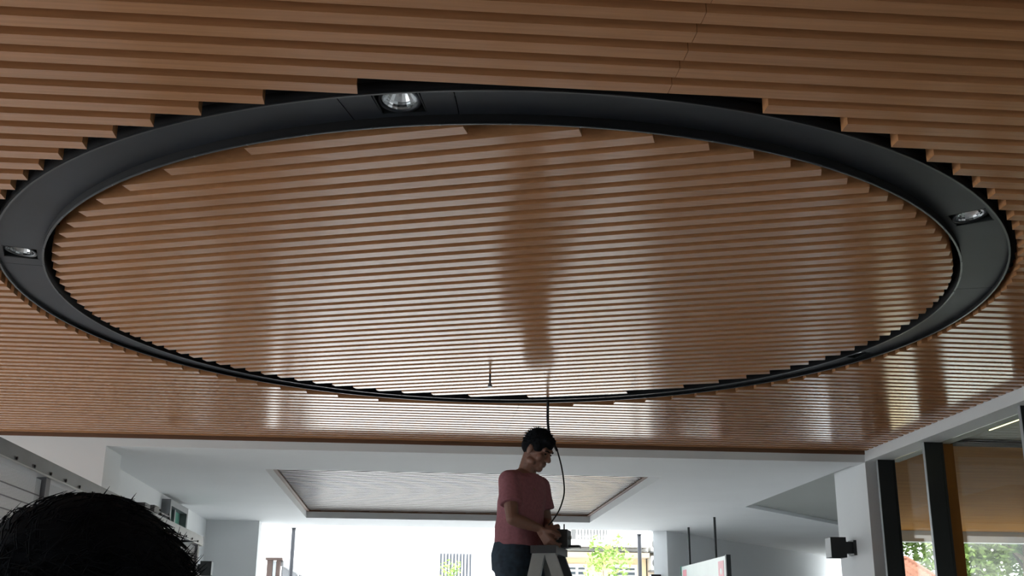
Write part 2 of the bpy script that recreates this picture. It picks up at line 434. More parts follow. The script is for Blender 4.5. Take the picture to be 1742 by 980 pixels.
# ------------------------------------------------------------------ black ring with downlights
ring = thing('ceiling_ring', (CX, CY, CZ), 'black metal ring channel between the slatted disc and outer slats', 'ceiling ring')
RO, RI_ = 2.100, 1.930
FZ = CZ + 0.024
LIGHTS = [-102.96, -39.5, -165.3, 19.7]
HA = math.degrees(0.068/2.015)
il = MB().lathe([(RI_-.004, CZ-.004), (RI_, CZ-.004), (RI_, CZ+.075), (RI_-.004, CZ+.075)], (CX, CY, 0), 160).build('inner_lip', 'void_black', ring, True)  # shade on the lip is put into its near-black colour
MB().lathe([(RI_-.006, CZ-.0075), (RI_+.001, CZ-.0075), (RI_+.001, CZ-.0042), (RI_-.006, CZ-.0042)], (CX, CY, 0), 160).build('rim', 'ring_edge', il)
ol = MB().lathe([(RO, CZ+.012), (RO+.004, CZ+.012), (RO+.004, CZ+.06), (RO, CZ+.06)], (CX, CY, 0), 160).build('outer_lip', 'void_black', ring, True)  # same painted shade as the inner lip
MB().lathe([(RO-.002, CZ+.008), (RO+.005, CZ+.008), (RO+.005, CZ+.0118), (RO-.002, CZ+.0118)], (CX, CY, 0), 160).build('rim', 'ring_edge', ol)
MB().lathe([(RO+.004, CZ+.045), (2.19, CZ+.045), (2.19, CZ+.075), (RO+.004, CZ+.075)], (CX, CY, 0), 128).build('outer_flange', 'void_black', ring, True)
MB().lathe([(RI_-.07, CZ+.078), (RI_-.004, CZ+.078), (RI_-.004, CZ+.084), (RI_-.07, CZ+.084)], (CX, CY, 0), 128).build('inner_flange', 'void_black', ring, True)
bounds = sorted([-169.6, -107.6, -98.4, -14, 30, 62, 112, 152])
for i, a0 in enumerate(bounds):
    a1 = bounds[(i+1) % len(bounds)]
    if a1 <= a0: a1 += 360
    m = MB(); g = 0.04
    cuts = [a0+g, a1-g]
    for L in LIGHTS:
        for Lk in (L, L+360):
            if a0 < Lk < a1: cuts += [Lk-HA, Lk+HA]
    cuts.sort()
    for p, q in zip(cuts[:-1], cuts[1:]):
        mid = (p+q)/2; hole = any(abs(mid-L) < 0.3 or abs(mid-L-360) < 0.3 for L in LIGHTS) and (q-p) < 2.2*HA
        n = max(2, int((q-p)/2))
        bands = [(RI_, 1.949), (2.081, RO)] if hole else [(RI_, RO)]
        for ra, rb in bands:
            m.lathe([(ra, FZ), (rb, FZ), (rb, FZ+.003), (ra, FZ+.003)], (CX, CY, 0), n, R_(p), R_(q))
    m.build('ring_panel', 'ring_black', ring)
sc = MB()
for i in range(60):
    a_ = R_(i*6+2)
    MB().ball((CX+(RI_-.002)*math.cos(a_), CY+(RI_-.002)*math.sin(a_), CZ-.0076), (.004, .004, .002), 8, 4).build('screw', 'steel', ring)
LB = ['square recessed downlight with a round faceted reflector between two close panel joints of the ring',
      'square recessed downlight with bright reflector on the ring side facing the glass wall mullions',
      'square recessed downlight with grey oval bezel on the ring side above the mesh gate',
      'downlight on the ring stretch towards the passage, where the band narrows']
for L, lb in zip(LIGHTS, LB):
    a_ = R_(L); er = Vector((math.cos(a_), math.sin(a_), 0)); et = Vector((-er.y, er.x, 0)); c = Vector((CX, CY, FZ)) + er*2.015
    t = thing('downlight', c, lb, 'downlight', 'downlights in the ceiling ring')
    m = MB(); s_ = .066; th = .004
    for sg in (-1, 1):
        m.obox(c + er*sg*(s_-th/2) + Vector((0, 0, .045)), (er, et, (0, 0, 1)), (th/2, s_, .045)); m.obox(c + et*sg*(s_-th/2) + Vector((0, 0, .045)), (er, et, (0, 0, 1)), (s_, th/2, .045))
    m.obox(c + Vector((0, 0, .092)), (er, et, (0, 0, 1)), (s_, s_, .002))
    m.build('housing', 'black_metal', t)
    tilt = Matrix.Rotation(R_(-7), 3, et)
    cen = c + Vector((0, 0, .006))
    MB().lathe([(.050, .002), (.062, .000), (.062, .006), (.052, .010)], cen, 40, ax=tilt).build('bezel', 'ring_black' if L != -165.3 else 'steel', t, True)
    prof = []
    for j in range(9):
        u = j/8; prof.append((.050 - .034*u**1.5, .004 + .052*u))
    # faceted reflector: few flat facets around and along
    MB().lathe(prof, cen, 22, closed_prof=False, ax=tilt).build('reflector', 'chrome', t)
    MB().lathe([(.0005, .0545), (.0175, .0545), (.0175, .060), (.0005, .060)], cen, 22, ax=tilt).build('lamp_chip', 'lens', t)

# small sprinkler dropping from the disc
t = thing('sprinkler', (0.405, 6.07, CZ-.075), 'tiny dark sprinkler head hanging below the slatted disc', 'sprinkler')
MB().tube([(0.405, 6.07, CZ+.03), (0.405, 6.07, CZ-.055)], .0055, 8).build('drop_pipe', 'rubber', t)
MB().tube([(0.405, 6.07, CZ-.055), (0.405, 6.07, CZ-.068), (0.405, 6.07, CZ-.075)], [.007, .013, .013], 10).build('deflector', 'steel', t)

# ------------------------------------------------------------------ wall lamps (square up-down lights on brackets)
def wall_lamp(base, out, side, label):
    """base: point on the wall, out: direction away from the wall, side: along the wall"""
    out, side = Vector(out), Vector(side); up = Vector((0, 0, 1)); base = Vector(base)
    t = thing('wall_lamp', base, label, 'wall lamp', 'square black wall lamps')
    MB().obox(base + out*.012, (out, side, up), (.012, .055, .058)).build('wall_plate', 'black_metal', t)
    MB().obox(base + out*.05, (out, side, up), (.04, .042, .045)).build('bracket', 'black_metal', t)
    m = MB(); c = base + out*.148; h, z, w_ = .062, .078, .006
    for sg in (-1, 1):
        m.obox(c + out*sg*(h-w_/2), (out, side, up), (w_/2, h, z)); m.obox(c + side*sg*(h-w_/2), (out, side, up), (h-w_, w_/2, z))
    b = m.build('body', 'black_metal', t)
    MB().obox(c, (out, side, up), (h-w_, h-w_, .012)).build('lamp_plate', 'black_metal', t)
    MB().obox(c + out*(h+.0005), (out, side, up), (.0006, h-.004, z-.004)).build('end_face', 'lamp_lit_face', t)  # side light painted in as a paler outer face
    for sg in (-1, 1):
        MB().obox(c + up*sg*(z-.02), (out, side, up), (h-w_, h-w_, .003)).build('diffuser', 'lens', t)
wall_lamp((3.49, 8.76, 2.255), (-1, 0, 0), (0, 1, 0), 'square black wall lamp on the white pillar beside the glass wall')
wall_lamp((3.235, 14.34, 2.26), (-1, 0, 0), (0, 1, 0), 'square black wall lamp at the oblique wall by the bright exit')
wall_lamp((-2.45, 13.25, 2.28), (1, 0, 0), (0, 1, 0), 'square black wall lamp on the passage side wall past the small window')

# ------------------------------------------------------------------ hanging sign
t = thing('hanging_sign', (3.4, 13.1, 1.85), 'pale hanging sign board with pink end bands on two black rods', 'sign')
bd = MB().box(3.385, 3.415, 12.10, 14.15, 1.85, 2.425).build('board', 'sign_white', t)
MB().box(3.375, 3.425, 12.055, 12.10, 1.84, 2.432).build('edge_frame', 'black_metal', t)
MB().box(3.375, 3.425, 14.15, 14.17, 1.84, 2.432).build('edge_frame', 'window_green', t)
for y0, y1 in ((12.20, 12.42), (13.90, 14.08)):
    MB().box(3.3825, 3.3848, y0, y1, 1.90, 2.38).build('pink_band', 'sign_pink', bd)
    for z in (1.98, 2.12, 2.27):
        MB().lathe([(.001, -.001), (.035, -.001), (.035, .001), (.001, .001)], (3.3815, (y0+y1)/2, z), 12, ax=Matrix.Rotation(R_(90), 3, 'Y')).build('white_dot', 'sign_white', bd)
for y in (12.55, 13.77):
    MB().tube([(3.40, y, 2.40), (3.40, y, PZ+.01)], .014, 8).build('rod', 'black_metal', t)

# ------------------------------------------------------------------ slim posts and gate at the exit
for x, y, lb in ((-1.495, 14.62, 'slim grey post at the bright exit beside the brown gate post'), (2.972, 14.73, 'slim grey post at the bright exit near the air conditioners')):
    t = thing('slim_post', (x, y, 0), lb, 'post', 'slim posts at the passage exit')
    MB().tube([(x, y, 0.02), (x, y, 2.86)], .026, 10).build('shaft', 'steel_dark', t, True)
    MB().box(x-.07, x+.07, y-.07, y+.07, 0, .02).build('base_plate', 'steel_dark', t)
    MB().tube([(x, y, 2.86), (x, y, 2.875)], .032, 10).build('cap', 'steel_dark', t)
t = thing('exit_gate', (-1.75, 15.0, 0), 'brown posted gate with white top rail and grey panels at the exit', 'gate')
MB().box(-1.84, -1.77, 14.95, 15.05, 0, 2.49).build('post', 'post_brown', t); MB().box(-1.765, -1.725, 14.96, 15.04, 0, 2.48).build('post', 'white_paint', t); MB().box(-1.72, -1.675, 14.95, 15.05, 0, 2.49).build('post', 'post_brown', t)
MB().box(-1.86, -1.65, 14.93, 15.07, 2.49, 2.52).build('post_cap', 'post_brown', t)
MB().bar((-1.66, 15.05, 2.455), (-1.58, 19.0, 2.455), .04, .07).build('top_rail', 'white_paint', t)
for i in range(4):
    y = 15.08 + i*.98
    MB().bar((-1.66+.02*i, y+.47, 1.2), (-1.66+.02*i, y+.47, 2.415), .01, .92, up=(0, 1, 0)).build('panel', 'panel_grey', t)
    MB().box(-1.67+.02*i, -1.63+.02*i, y+.935, y+.965, 0.0, 2.38).build('stile', 'white_paint', t)

# ------------------------------------------------------------------ mesh gate on the left
GX = -1.20
t = thing('mesh_gate', (GX, 4.9, 0), 'tall steel gate of wire mesh with a bolted top rail', 'gate')
y0, y1 = 2.5, 6.66
tr = MB().box(GX-.012, GX+.012, y0, y1, 2.045, 2.092).build('top_rail', 'steel', t)
MB().box(GX-.03, GX+.016, y0, y1, 2.0385, 2.0445).build('rail_flange', 'wire', tr)
bolt = MB().lathe([(.0005, 0), (.0055, 0), (.005, .004), (.0005, .005)], (0, 0, 0), 8, ax=Matrix.Rotation(R_(90), 3, 'Y'))
bm_ = bolt.mesh('bolt', Vector((0, 0, 0))); bm_.materials.append(MATS['bolt'])
y = 2.62
while y < y1 - .03:
    bo = bpy.data.objects.new('bolt', bm_); col.objects.link(bo); bo.parent = tr; bo.location = Vector((GX+.0125, y, 2.054)) - ORG[tr.name]; y += 0.168
for y in (2.52, 3.79, 5.17, 6.54):
    MB().box(GX-.022, GX+.010, y-.022, y+.022, 0.05, 2.038).build('post', 'steel_dark', t)
    MB().box(GX-.06, GX+.05, y-.06, y+.06, 0, .05).build('foot', 'steel_dark', t)
for z in (1.885, 1.0, 0.12):
    MB().box(GX-.014, GX+.004, y0, y1-.1, z-.007, z+.007).build('cross_rail', 'wire', t)
m = MB(); y = y0+.05
while y < y1-.12: m.box(GX-.0075, GX-.0055, y-.0011, y+.0011, .13, 2.03); y += .0095
tag(m.build('vertical_wires', 'wire', t), kind='stuff')
m = MB(); z = 1.978
while z > .15:
    m.box(GX-.0055, GX-.0025, y0, y1-.1, z-.0016, z+.0016); z -= .0365
tag(m.build('horizontal_wires', 'steel_dark', t), kind='stuff')
lt = MB().box(GX-.02, GX+.02, 5.12, 5.22, 2.0925, 2.113).build('latch', 'ladder_dark', t)
MB().box(GX-.022, GX+.022, 5.30, 5.40, 2.0925, 2.122).build('latch_block', 'ladder_dark', lt)
MB().tube([(GX, 5.38, 2.112), (GX, 5.72, 2.112)], .006, 8).build('latch_rod', 'ladder_dark', lt)
for y in (5.52, 5.72):
    MB().lathe([(.0005, -.013), (.012, -.013), (.008, 0), (.004, .02), (.0005, .02)], (GX, y, 2.1055), 10).build('latch_knob', 'ladder_dark', lt)

# ------------------------------------------------------------------ ladder
A = Vector((0.95, -0.31, 0)).normalized(); B = Vector((0.31, 0.95, 0)).normalized()
ap = Vector((0.765, 6.55, 2.03)); wid = 0.30
ladder = thing('step_ladder', (ap.x + B.x*.15, ap.y + B.y*.15, 0), 'grey aluminium step ladder with a dark top cap under the worker', 'ladder')
lf, lr = 0.20, 0.36
for s_ in (0, 1):
    out = -1 if s_ == 0 else 1
    top = ap + B*wid*s_
    MB().bar(top - A*.03, Vector((top.x, top.y, 0.02)) - A*(.03+2.03*lf) + B*out*.12, .034, .072, up=A).build('front_rail', 'aluminium', ladder)
    MB().bar(top + A*.03, Vector((top.x, top.y, 0.02)) + A*(.03+2.03*lr) + B*out*.10, .034, .062, up=A).build('rear_rail', 'aluminium' if s_ == 0 else 'ladder_dark', ladder)
for i in range(6):
    z = 0.25 + i*.27
    if i == 3: z = 1.06
    u = 2.03 - z; ext = .12*u/2.03
    p = Vector((ap.x, ap.y, z-.012)) - A*(.03+u*lf)
    MB().obox(p + B*wid/2, (A, B, (0, 0, 1)), (.045, wid/2+ext-.018, .012)).build('step', 'aluminium', ladder)
for z in (0.4, 1.0, 1.55):
    u = 2.03 - z; p = Vector((ap.x, ap.y, z)) + A*(.03+u*lr); MB().obox(p + B*wid/2, (A, B, (0, 0, 1)), (.008, wid/2+.1*u/2.03-.018, .018)).build('rear_brace', 'ladder_dark', ladder)
MB().obox(ap + B*wid/2 + Vector((0, 0, .012)), (A, B, (0, 0, 1)), (.075, wid/2+.035, .022)).build('top_cap', 'ladder_dark', ladder)
# tool lying on the ladder top
tp = ap + B*.20 + A*.06 + Vector((0, 0, .034))
t = thing('power_tool', tp, 'black power tool with knobs resting on the ladder top', 'tool')
MB().obox(tp + Vector((0, 0, .052)), (A, B, (0, 0, 1)), (.05, .065, .052)).build('body', 'ladder_dark', t)
MB().obox(tp + A*.06 + Vector((0, 0, .008)), (A, B, (0, 0, 1)), (.055, .035, .008)).build('base_plate', 'ladder_dark', t)
MB().tube([tp + Vector((0, 0, .10)) - A*.02 - B*.03, tp + Vector((0, 0, .122)) - A*.02 - B*.03], .022, 12).build('motor_cap', 'rubber', t)
MB().tube([tp + Vector((0, 0, .10)) + A*.02, tp + Vector((0, 0, .14)) + A*.02], .004, 8).build('peg', 'rubber', t)
MB().tube([tp + A*.050 + Vector((0, 0, .06)), tp + A*.062 + Vector((0, 0, .06))], .012, 12).build('knob', 'wire', t)

# ------------------------------------------------------------------ cable from the ring
def smooth_path(P, n=8):
    P = [Vector(p) for p in P]; out = []
    for i in range(len(P)-1):
        p0, p1, p2, p3 = P[max(i-1, 0)], P[i], P[i+1], P[min(i+2, len(P)-1)]
        for j in range(n):
            t = j/n; out.append(0.5*((2*p1) + (p2-p0)*t + (2*p0-5*p1+4*p2-p3)*t*t + (3*p1-p0-3*p2+p3)*t**3))
    out.append(P[-1]); return out
t = thing('cable', (0.825, 6.84, 2.21), 'black cable hanging from the ring down to the worker\'s hands', 'cable')
P = smooth_path([(0.825, 6.86, CZ+.02), (0.822, 6.85, 2.87), (0.826, 6.83, 2.785), (0.846, 6.81, 2.715), (0.872, 6.79, 2.655)])
MB().tube(P, .0085, 8).build('sleeve', 'rubber', t, True)
P = smooth_path([(0.872, 6.79, 2.66), (0.893, 6.77, 2.57), (0.905, 6.74, 2.47), (0.903, 6.71, 2.38), (0.872, 6.67, 2.29), (0.83, 6.62, 2.225), (0.795, 6.59, 2.185)])
MB().tube(P, .0045, 8).build('wire', 'rubber', t, True)

# ------------------------------------------------------------------ people
def hand(mb, wrist, dirv, normal, side, curl=0.9, splay=0.10, s=1.0):
    """palm and five bent fingers; side: +1 thumb towards dir x normal"""
    d = Vector(dirv).normalized(); n = (Vector(normal) - d*Vector(normal).dot(d)).normalized(); x = d.cross(n)*side
    w = Vector(wrist)
    for u in (-.024, -.008, .008, .024): mb.chain([w + d*.01 + x*u*.7, w + d*.085*s + x*u*1.05], [.015, .0125], 10)
    L = {-.031: .062, -.0105: .074, .0105: .080, .031: .072}
    for u, ln in L.items():
        p = w + d*.085*s + x*u; a = 0.25; pts = [p - d*.01]; dd = (d + x*u*splay*20).normalized()
        for k in range(3):
            p = p + (dd*math.cos(a) + n*math.sin(a))*ln*(.45, .31, .24)[k]; pts.append(p); a += curl*(.8, .6)[min(k, 1)]
        mb.chain(pts, [.0098, .0092, .0085, .0075], 8)
    p = w + d*.025 + x*.026
    q = p + (x*.8 + d*.7 + n*.35).normalized()*.04; r = q + (d*.9 + x*.15 + n*.55).normalized()*.032; u = r + (d*.85 + n*.7).normalized()*.025
    mb.chain([p, q, r, u], [.0145, .0115, .0100, .0085], 8)

def person(name, O, F, label, cfg):
    F = Vector(F).normalized(); Rr = F.cross(Vector((0, 0, 1)))
    M = Matrix(((Rr.x, F.x, 0, O[0]), (Rr.y, F.y, 0, O[1]), (0, 0, 1, O[2]), (0, 0, 0, 1)))
    root = thing(name, O, label, 'person')
    vox = cfg['voxel']; b = MB()
    hc = Vector(cfg['head']); HR = Matrix.Rotation(cfg.get('yaw', 0), 3, 'Z') @ Matrix.Rotation(-cfg['tilt'], 3, 'X'); hs = cfg.get('hs', 1.0); HR = HR * hs; hp = lambda x, y, z: hc + HR @ Vector((x, y, z))
    # head
    b.ball(hp(0, -.012, .030), (.074, .094, .090), 20, 14, HR); b.ball(hp(0, .028, -.045), (.057, .060, .074), 16, 12, HR); b.ball(hp(0, .064, -.100), .025, 12, 8)
    b.chain([hp(0, .090, .004), hp(0, .108, -.028)], [.010, .0145], 10); b.ball(hp(-.012, .098, -.032), .010, 8, 6); b.ball(hp(.012, .098, -.032), .010, 8, 6)
    b.chain([hp(-.036, .074, .026), hp(0, .084, .024), hp(.036, .074, .026)], [.013, .013, .013], 8)
    b.chain([hp(-.020, .084, -.062), hp(0, .091, -.060), hp(.020, .084, -.062)], [.008, .0095, .008], 8); b.chain([hp(-.017, .083, -.075), hp(.017, .083, -.075)], [.009, .009], 8)
    for s in (-1, 1):
        b.ball(hp(s*.040, .062, -.030), (.024, .024, .028), 10, 8, HR); b.ball(hp(s*.076, -.012, -.012), (.011, .021, .032), 10, 8, HR)
        b.ball(hp(s*.052, .020, -.075), (.022, .035, .024), 10, 8, HR)
    nb = Vector(cfg['neck'])
    b.chain([hp(0, -.025, -.055), nb], [.052, .058], 14)
    # torso
    for (x, y, z, rx, ry) in cfg['torso']:
        b.ball((x, y, z), (rx*.93, ry*.93, .085), 18, 10)
    # arms and hands
    for k, arm in enumerate(cfg['arms']):
        sh, el, wr = [Vector(p) for p in arm['j']]
        b.chain([nb.lerp(sh, .35) - Vector((0, 0, .012)), sh], [.05, .052], 12)
        b.chain([sh, sh.lerp(el, .45), el], [.052, .046, .037], 12); b.chain([el, el.lerp(wr, .3), wr], [.037, .039, .025], 12)
        b.chain([wr, wr + Vector(arm['d']).normalized()*.02], [.025, .022], 10)
        hand(b, wr + Vector(arm['d']).normalized()*.008, arm['d'], arm['n'], arm['s'], arm.get('curl', .9))
    # legs
    for leg in cfg['legs']:
        hp_, kn, an, to = [Vector(p) for p in leg]
        b.chain([hp_, hp_.lerp(kn, .4), kn], [.082, .076, .053], 12); b.chain([kn, kn.lerp(an, .3), an], [.052, .054, .036], 12); b.chain([an, to], [.036, .030], 10)
    body = organic(b, 'body', 'skin', root, vox, 3, M)
    # clothes
    s = MB()
    st = [(x, y, z, rx, ry) for (x, y, z, rx, ry) in cfg['shirt']]
    s.loft(st, 28)
    for arm in cfg['arms']:
        sh, el, wr = [Vector(p) for p in arm['j']]; f_ = cfg['sleeve']
        e2 = sh.lerp(el, f_)
        s.chain([nb.lerp(sh, .45) - Vector((0, 0, .012)), sh], [.060, .068], 14)
        s.tube([sh - (e2-sh)*.1, sh.lerp(e2, .5), e2], [.066, .066, .068], 16)
    organic(s, 'shirt', cfg['shirt_mat'], root, .0065, 5, M, cfg.get('fold', .007), 9.0)
    j = MB(); j.loft(cfg['waist'], 24)
    for leg in cfg['legs']:
        hp_, kn, an, to = [Vector(p) for p in leg]
        j.chain([hp_, hp_.lerp(kn, .4), kn], [.098, .090, .068], 14); j.chain([kn, kn.lerp(an, .35)], [.068, .066], 14); j.tube([kn.lerp(an, .25), kn.lerp(an, .6), an + Vector((0, 0, .02))], [.066, .060, .056], 14)
    organic(j, 'jeans', 'denim', root, .008, 5, M, .006, 8.0)
    for leg in cfg['legs']:
        an, to = Vector(leg[2]), Vector(leg[3]); q = MB(); dv = (to-an); dv.z = 0; dv.normalize(); z0 = cfg['sole'] + .032
        q.chain([Vector((an.x, an.y, z0+.012)) - dv*.045, Vector((an.x, an.y, z0+.02)), Vector((to.x, to.y, z0)) + dv*.02], [.040, .044, .034], 14)
        q.chain([an - Vector((0, 0, .02)), Vector((an.x, an.y, z0+.02))], [.044, .046], 12)
        organic(q, 'shoe', 'shoe', root, .006, 3, M)
    # eyes, brows
    for sgn in (-1, 1):
        e_ = MB().ball(hp(sgn*.031, .0835, .004), (.012, .006, .0055), 10, 6, HR); e_.v = [M @ p for p in e_.v]; e_.build('eye', 'eye', root, True)
        e_ = MB().tube([hp(sgn*.016, .098, .022), hp(sgn*.034, .092, .027), hp(sgn*.050, .080, .022)], [.003, .004, .002], 6); e_.v = [M @ p for p in e_.v]; e_.build('eyebrow', 'hair', root, True)
    # hair: cap and strands
    h = MB(); g = cfg['hair']
    h.ball(hp(0, -.018, .052), (.079*g, .098*g, .082*g), 20, 14, HR); h.ball(hp(0, -.050, .010), (.074*g, .066*g, .075*g), 16, 12, HR); h.ball(hp(0, .045, .082), (.060*g, .046*g, .036*g), 14, 10, HR)
    for sgn in (-1, 1): h.ball(hp(sgn*.060, .012, .030), (.024, .040, .042), 10, 8, HR)
    ho = organic(h, 'hair', 'hair', root, .007, 3, M, .006, 22.0)
    rs = random.Random(cfg['seed']); m = MB()
    for i in range(cfg['strands']):
        a_ = rs.uniform(0, 2*math.pi); zz = rs.uniform(-.35, 1.0); rad = math.sqrt(max(0, 1-zz*zz))
        dl = Vector((rad*math.cos(a_), rad*math.sin(a_), zz))
        if dl.y > .45 and zz < .45: continue
        base = hp(dl.x*.074*g, -.018 + dl.y*.094*g, .045 + dl.z*.080*g)
        sw = Vector((rs.gauss(0, .5), rs.gauss(.25, .5), rs.gauss(.1, .45))); Ls = rs.uniform(*cfg['slen'])
        tg = (Vector((.35, .5, 0)) + sw*1.2); tg = tg - dl*tg.dot(dl)
        dv = (HR @ (dl*.42 + tg.normalized())).normalized() if cfg.get('flat') else (HR @ (dl + sw*cfg.get('mess', .8))).normalized(); mid = base + dv*Ls*.55 ; tip = base + (dv + HR @ Vector((0, .2, -.25))).normalized()*Ls
        m.tube([base - dv*.01, mid, tip], [cfg['sr'], cfg['sr']*.8, cfg['sr']*.15], 4)
    m.v = [M @ p for p in m.v]
    tag(m.build('strands', 'hair', ho), kind='stuff')
    return root

# worker on the ladder (local axes: right, forward, up; up is world height)
BZ = 1.06
def L_(p): return (p[0], p[1], p[2]-BZ)
worker = dict(voxel=.0042, hs=.94, head=L_((-.005, .145, 2.642)), tilt=R_(30), yaw=R_(4), neck=L_((0, .060, 2.495)),
    torso=[L_(p[:3]) + p[3:] for p in [(0, 0, 2.03, .155, .115), (0, .005, 2.12, .140, .105), (0, .02, 2.22, .145, .108), (0, .035, 2.32, .155, .113), (0, .045, 2.40, .155, .108), (0, .05, 2.455, .130, .085)]],
    arms=[dict(j=[L_((.155, .045, 2.445)), L_((.205, .110, 2.215)), L_((.080, .215, 2.165))], d=(-.25, .45, -.75), n=(-.75, .1, .2), s=1, curl=.75),
          dict(j=[L_((-.155, .045, 2.445)), L_((-.205, .070, 2.215)), L_((-.045, .195, 2.185))], d=(.25, .55, -.55), n=(.7, .1, .1), s=-1, curl=.9)],
    legs=[[L_((.085, 0, 1.99)), L_((.095, .10, 1.57)), L_((.095, .0, 1.14)), L_((.11, .12, 1.10))], [L_((-.085, 0, 1.99)), L_((-.095, .13, 1.58)), L_((-.095, .0, 1.14)), L_((-.11, .12, 1.10))]],
    shirt=[L_(p[:3]) + p[3:] for p in [(0, .01, 2.072, .162, .130), (0, .01, 2.14, .156, .126), (0, .02, 2.24, .155, .122), (0, .03, 2.34, .160, .122), (0, .04, 2.43, .158, .108), (0, .05, 2.475, .135, .090), (0, .055, 2.505, .075, .072)]],
    waist=[L_(p[:3]) + p[3:] for p in [(0, 0, 1.93, .170, .125), (0, 0, 2.02, .172, .128), (0, .005, 2.10, .155, .118)]],
    sleeve=.62, sole=0.0, shirt_mat='shirt_pink', hair=1.04, strands=420, slen=(.012, .026), sr=.0022, seed=3, mess=.6, fold=.008)
person('person', (0.632, 6.79, BZ), (.75, -.66, 0), 'worker in pink t-shirt and dark jeans, head bowed, standing on the ladder', worker)

# onlooker in the foreground, seen from behind
onl = dict(voxel=.007, head=(0, .01, 1.525), tilt=R_(2), yaw=R_(-8), neck=(0, -.02, 1.385),
    torso=[(0, 0, .95, .155, .115), (0, 0, 1.05, .14, .105), (0, 0, 1.15, .145, .11), (0, 0, 1.25, .16, .118), (0, -.005, 1.33, .165, .112), (0, -.01, 1.385, .135, .085)],
    arms=[dict(j=[(.18, -.01, 1.375), (.225, -.02, 1.09), (.225, .08, .85)], d=(0, .2, -1), n=(-1, .2, 0), s=1, curl=.5), dict(j=[(-.18, -.01, 1.375), (-.225, -.02, 1.09), (-.225, .08, .85)], d=(0, .2, -1), n=(1, .2, 0), s=-1, curl=.5)],
    legs=[[(.09, 0, .90), (.10, .02, .48), (.11, -.01, .075), (.13, .13, .035)], [(-.09, 0, .90), (-.10, .02, .48), (-.11, -.01, .075), (-.13, .13, .035)]],
    shirt=[(0, 0, .90, .180, .140), (0, 0, 1.05, .168, .130), (0, 0, 1.2, .172, .132), (0, 0, 1.31, .180, .130), (0, -.005, 1.38, .155, .105), (0, -.012, 1.435, .078, .074)],
    waist=[(0, 0, .84, .170, .125), (0, 0, .93, .172, .128), (0, 0, 1.0, .155, .118)],
    sleeve=.6, sole=0.0, shirt_mat='shirt_dark', hair=1.22, strands=3600, slen=(.02, .045), sr=.0011, seed=5, mess=.7, flat=1)
person('person', (-0.303, 1.12, 0.0), (.12, 1, 0), 'dark haired onlooker in the foreground, seen from behind by the gate', onl)

# ------------------------------------------------------------------ outside the exit: houses, fence, plants
def tree(loc, h, crown, n, leaf, label, cat='tree', size=.09, seed=1, trunk_r=.06, group=None, name='tree'):
    rs = random.Random(seed); loc = Vector(loc)
    t = thing(name, loc, label, cat, group)
    m = MB(); m.tube([loc, loc + Vector((rs.uniform(-.1, .1), 0, h*.5)), loc + Vector((rs.uniform(-.1, .1), 0, h*.95))], [trunk_r, trunk_r*.7, trunk_r*.2], 8)
    for i in range(7):
        z = h*rs.uniform(.4, .85); q = loc + Vector((0, 0, z)); a = rs.uniform(0, 6.28)
        m.tube([q, q + Vector((math.cos(a), math.sin(a), .8))*crown[0]*.55], [trunk_r*.4, trunk_r*.1], 6)
    m.build('trunk', 'bark', t)
    m = MB()
    blobs = [(Vector((rs.gauss(0, .45)*crown[0], rs.gauss(0, .45)*crown[0], rs.uniform(-.8, .8)*crown[1])), rs.uniform(.25, .5)) for _ in range(14)]
    for i in range(n):
        c, r = rs.choice(blobs); v = Vector((rs.gauss(0, 1), rs.gauss(0, 1), rs.gauss(0, 1))).normalized()*r*rs.uniform(.5, 1)*crown[0]*1.2
        p = loc + Vector((0, 0, h - crown[1]*.4)) + c + v
        ax = Vector((rs.gauss(0, 1), rs.gauss(0, 1), rs.gauss(0, .6))).normalized(); bx = ax.cross(Vector((rs.gauss(0, 1), rs.gauss(0, 1), rs.gauss(0, 1)))).normalized(); s = size*rs.uniform(.6, 1.3)
        m.add([p - ax*s, p + bx*s*.45, p + ax*s, p - bx*s*.45], [(0, 1, 2, 3)])
    tag(m.build('foliage', leaf, t), kind='stuff')
    return t

YF = 30.0
bw = thing('house', (0.0, YF, 0), 'pale house across the street with balcony and barred window', 'house')
MB().box(-9.0, 4.0, YF, YF+6, -.12, 9.0).build('wall', 'facade_white', bw); MB().box(4.0, 13.0, YF, YF+6, 3.78, 9.0).build('wall', 'facade_white', bw)
MB().box(4.0, 6.25, YF+.15, YF+6, -.12, 3.60).build('wall', 'facade_cream', bw)
MB().box(6.72, 13.0, YF+.15, YF+6, -.12, 3.78).build('wall', 'facade_white', bw)
MB().box(3.6, 6.22, YF-.5, YF+.2, 3.60, 3.72).build('eave', 'facade_trim', bw)
MB().box(3.9, 6.2, YF-.9, YF-.02, 3.86, 4.0).build('balcony_slab', 'facade_white', bw)
for i in range(12):
    x = 4.25 + i*.082; MB().lathe([(.001, 4.0), (.022, 4.0), (.03, 4.09), (.014, 4.18), (.022, 4.28), (.001, 4.28)], (x, YF-.86, 0), 8).build('baluster', 'facade_white', bw)
MB().box(4.15, 5.25, YF-.92, YF-.80, 4.28, 4.36).build('balustrade_rail', 'facade_white', bw)
MB().box(4.22, 5.18, YF-.015, YF-.005, 4.0, 4.9).build('balcony_door', 'ac_dark', bw)
for x0, x1 in ((5.28, 6.0), (4.10, 4.66)):
    wf = MB().box(x0, x1, YF+.10, YF+.149, 2.2, 3.45).build('window', 'facade_white', bw)
    for k in range(2):
        a0 = x0+.07+k*(x1-x0-.07)/2; a1 = a0 + (x1-x0-.21)/2
        MB().box(a0, a1, YF+.088, YF+.0995, 2.3, 3.36).build('pane', 'shutter', wf)
        for q in range(8): MB().box(a0, a1, YF+.06, YF+.087, 2.34+q*.13, 2.40+q*.13).build('louvre', 'ac_white', wf)
wf = MB().box(0.62, 1.70, YF-.04, YF-.001, 2.4, 3.72).build('window', 'facade_white', bw)
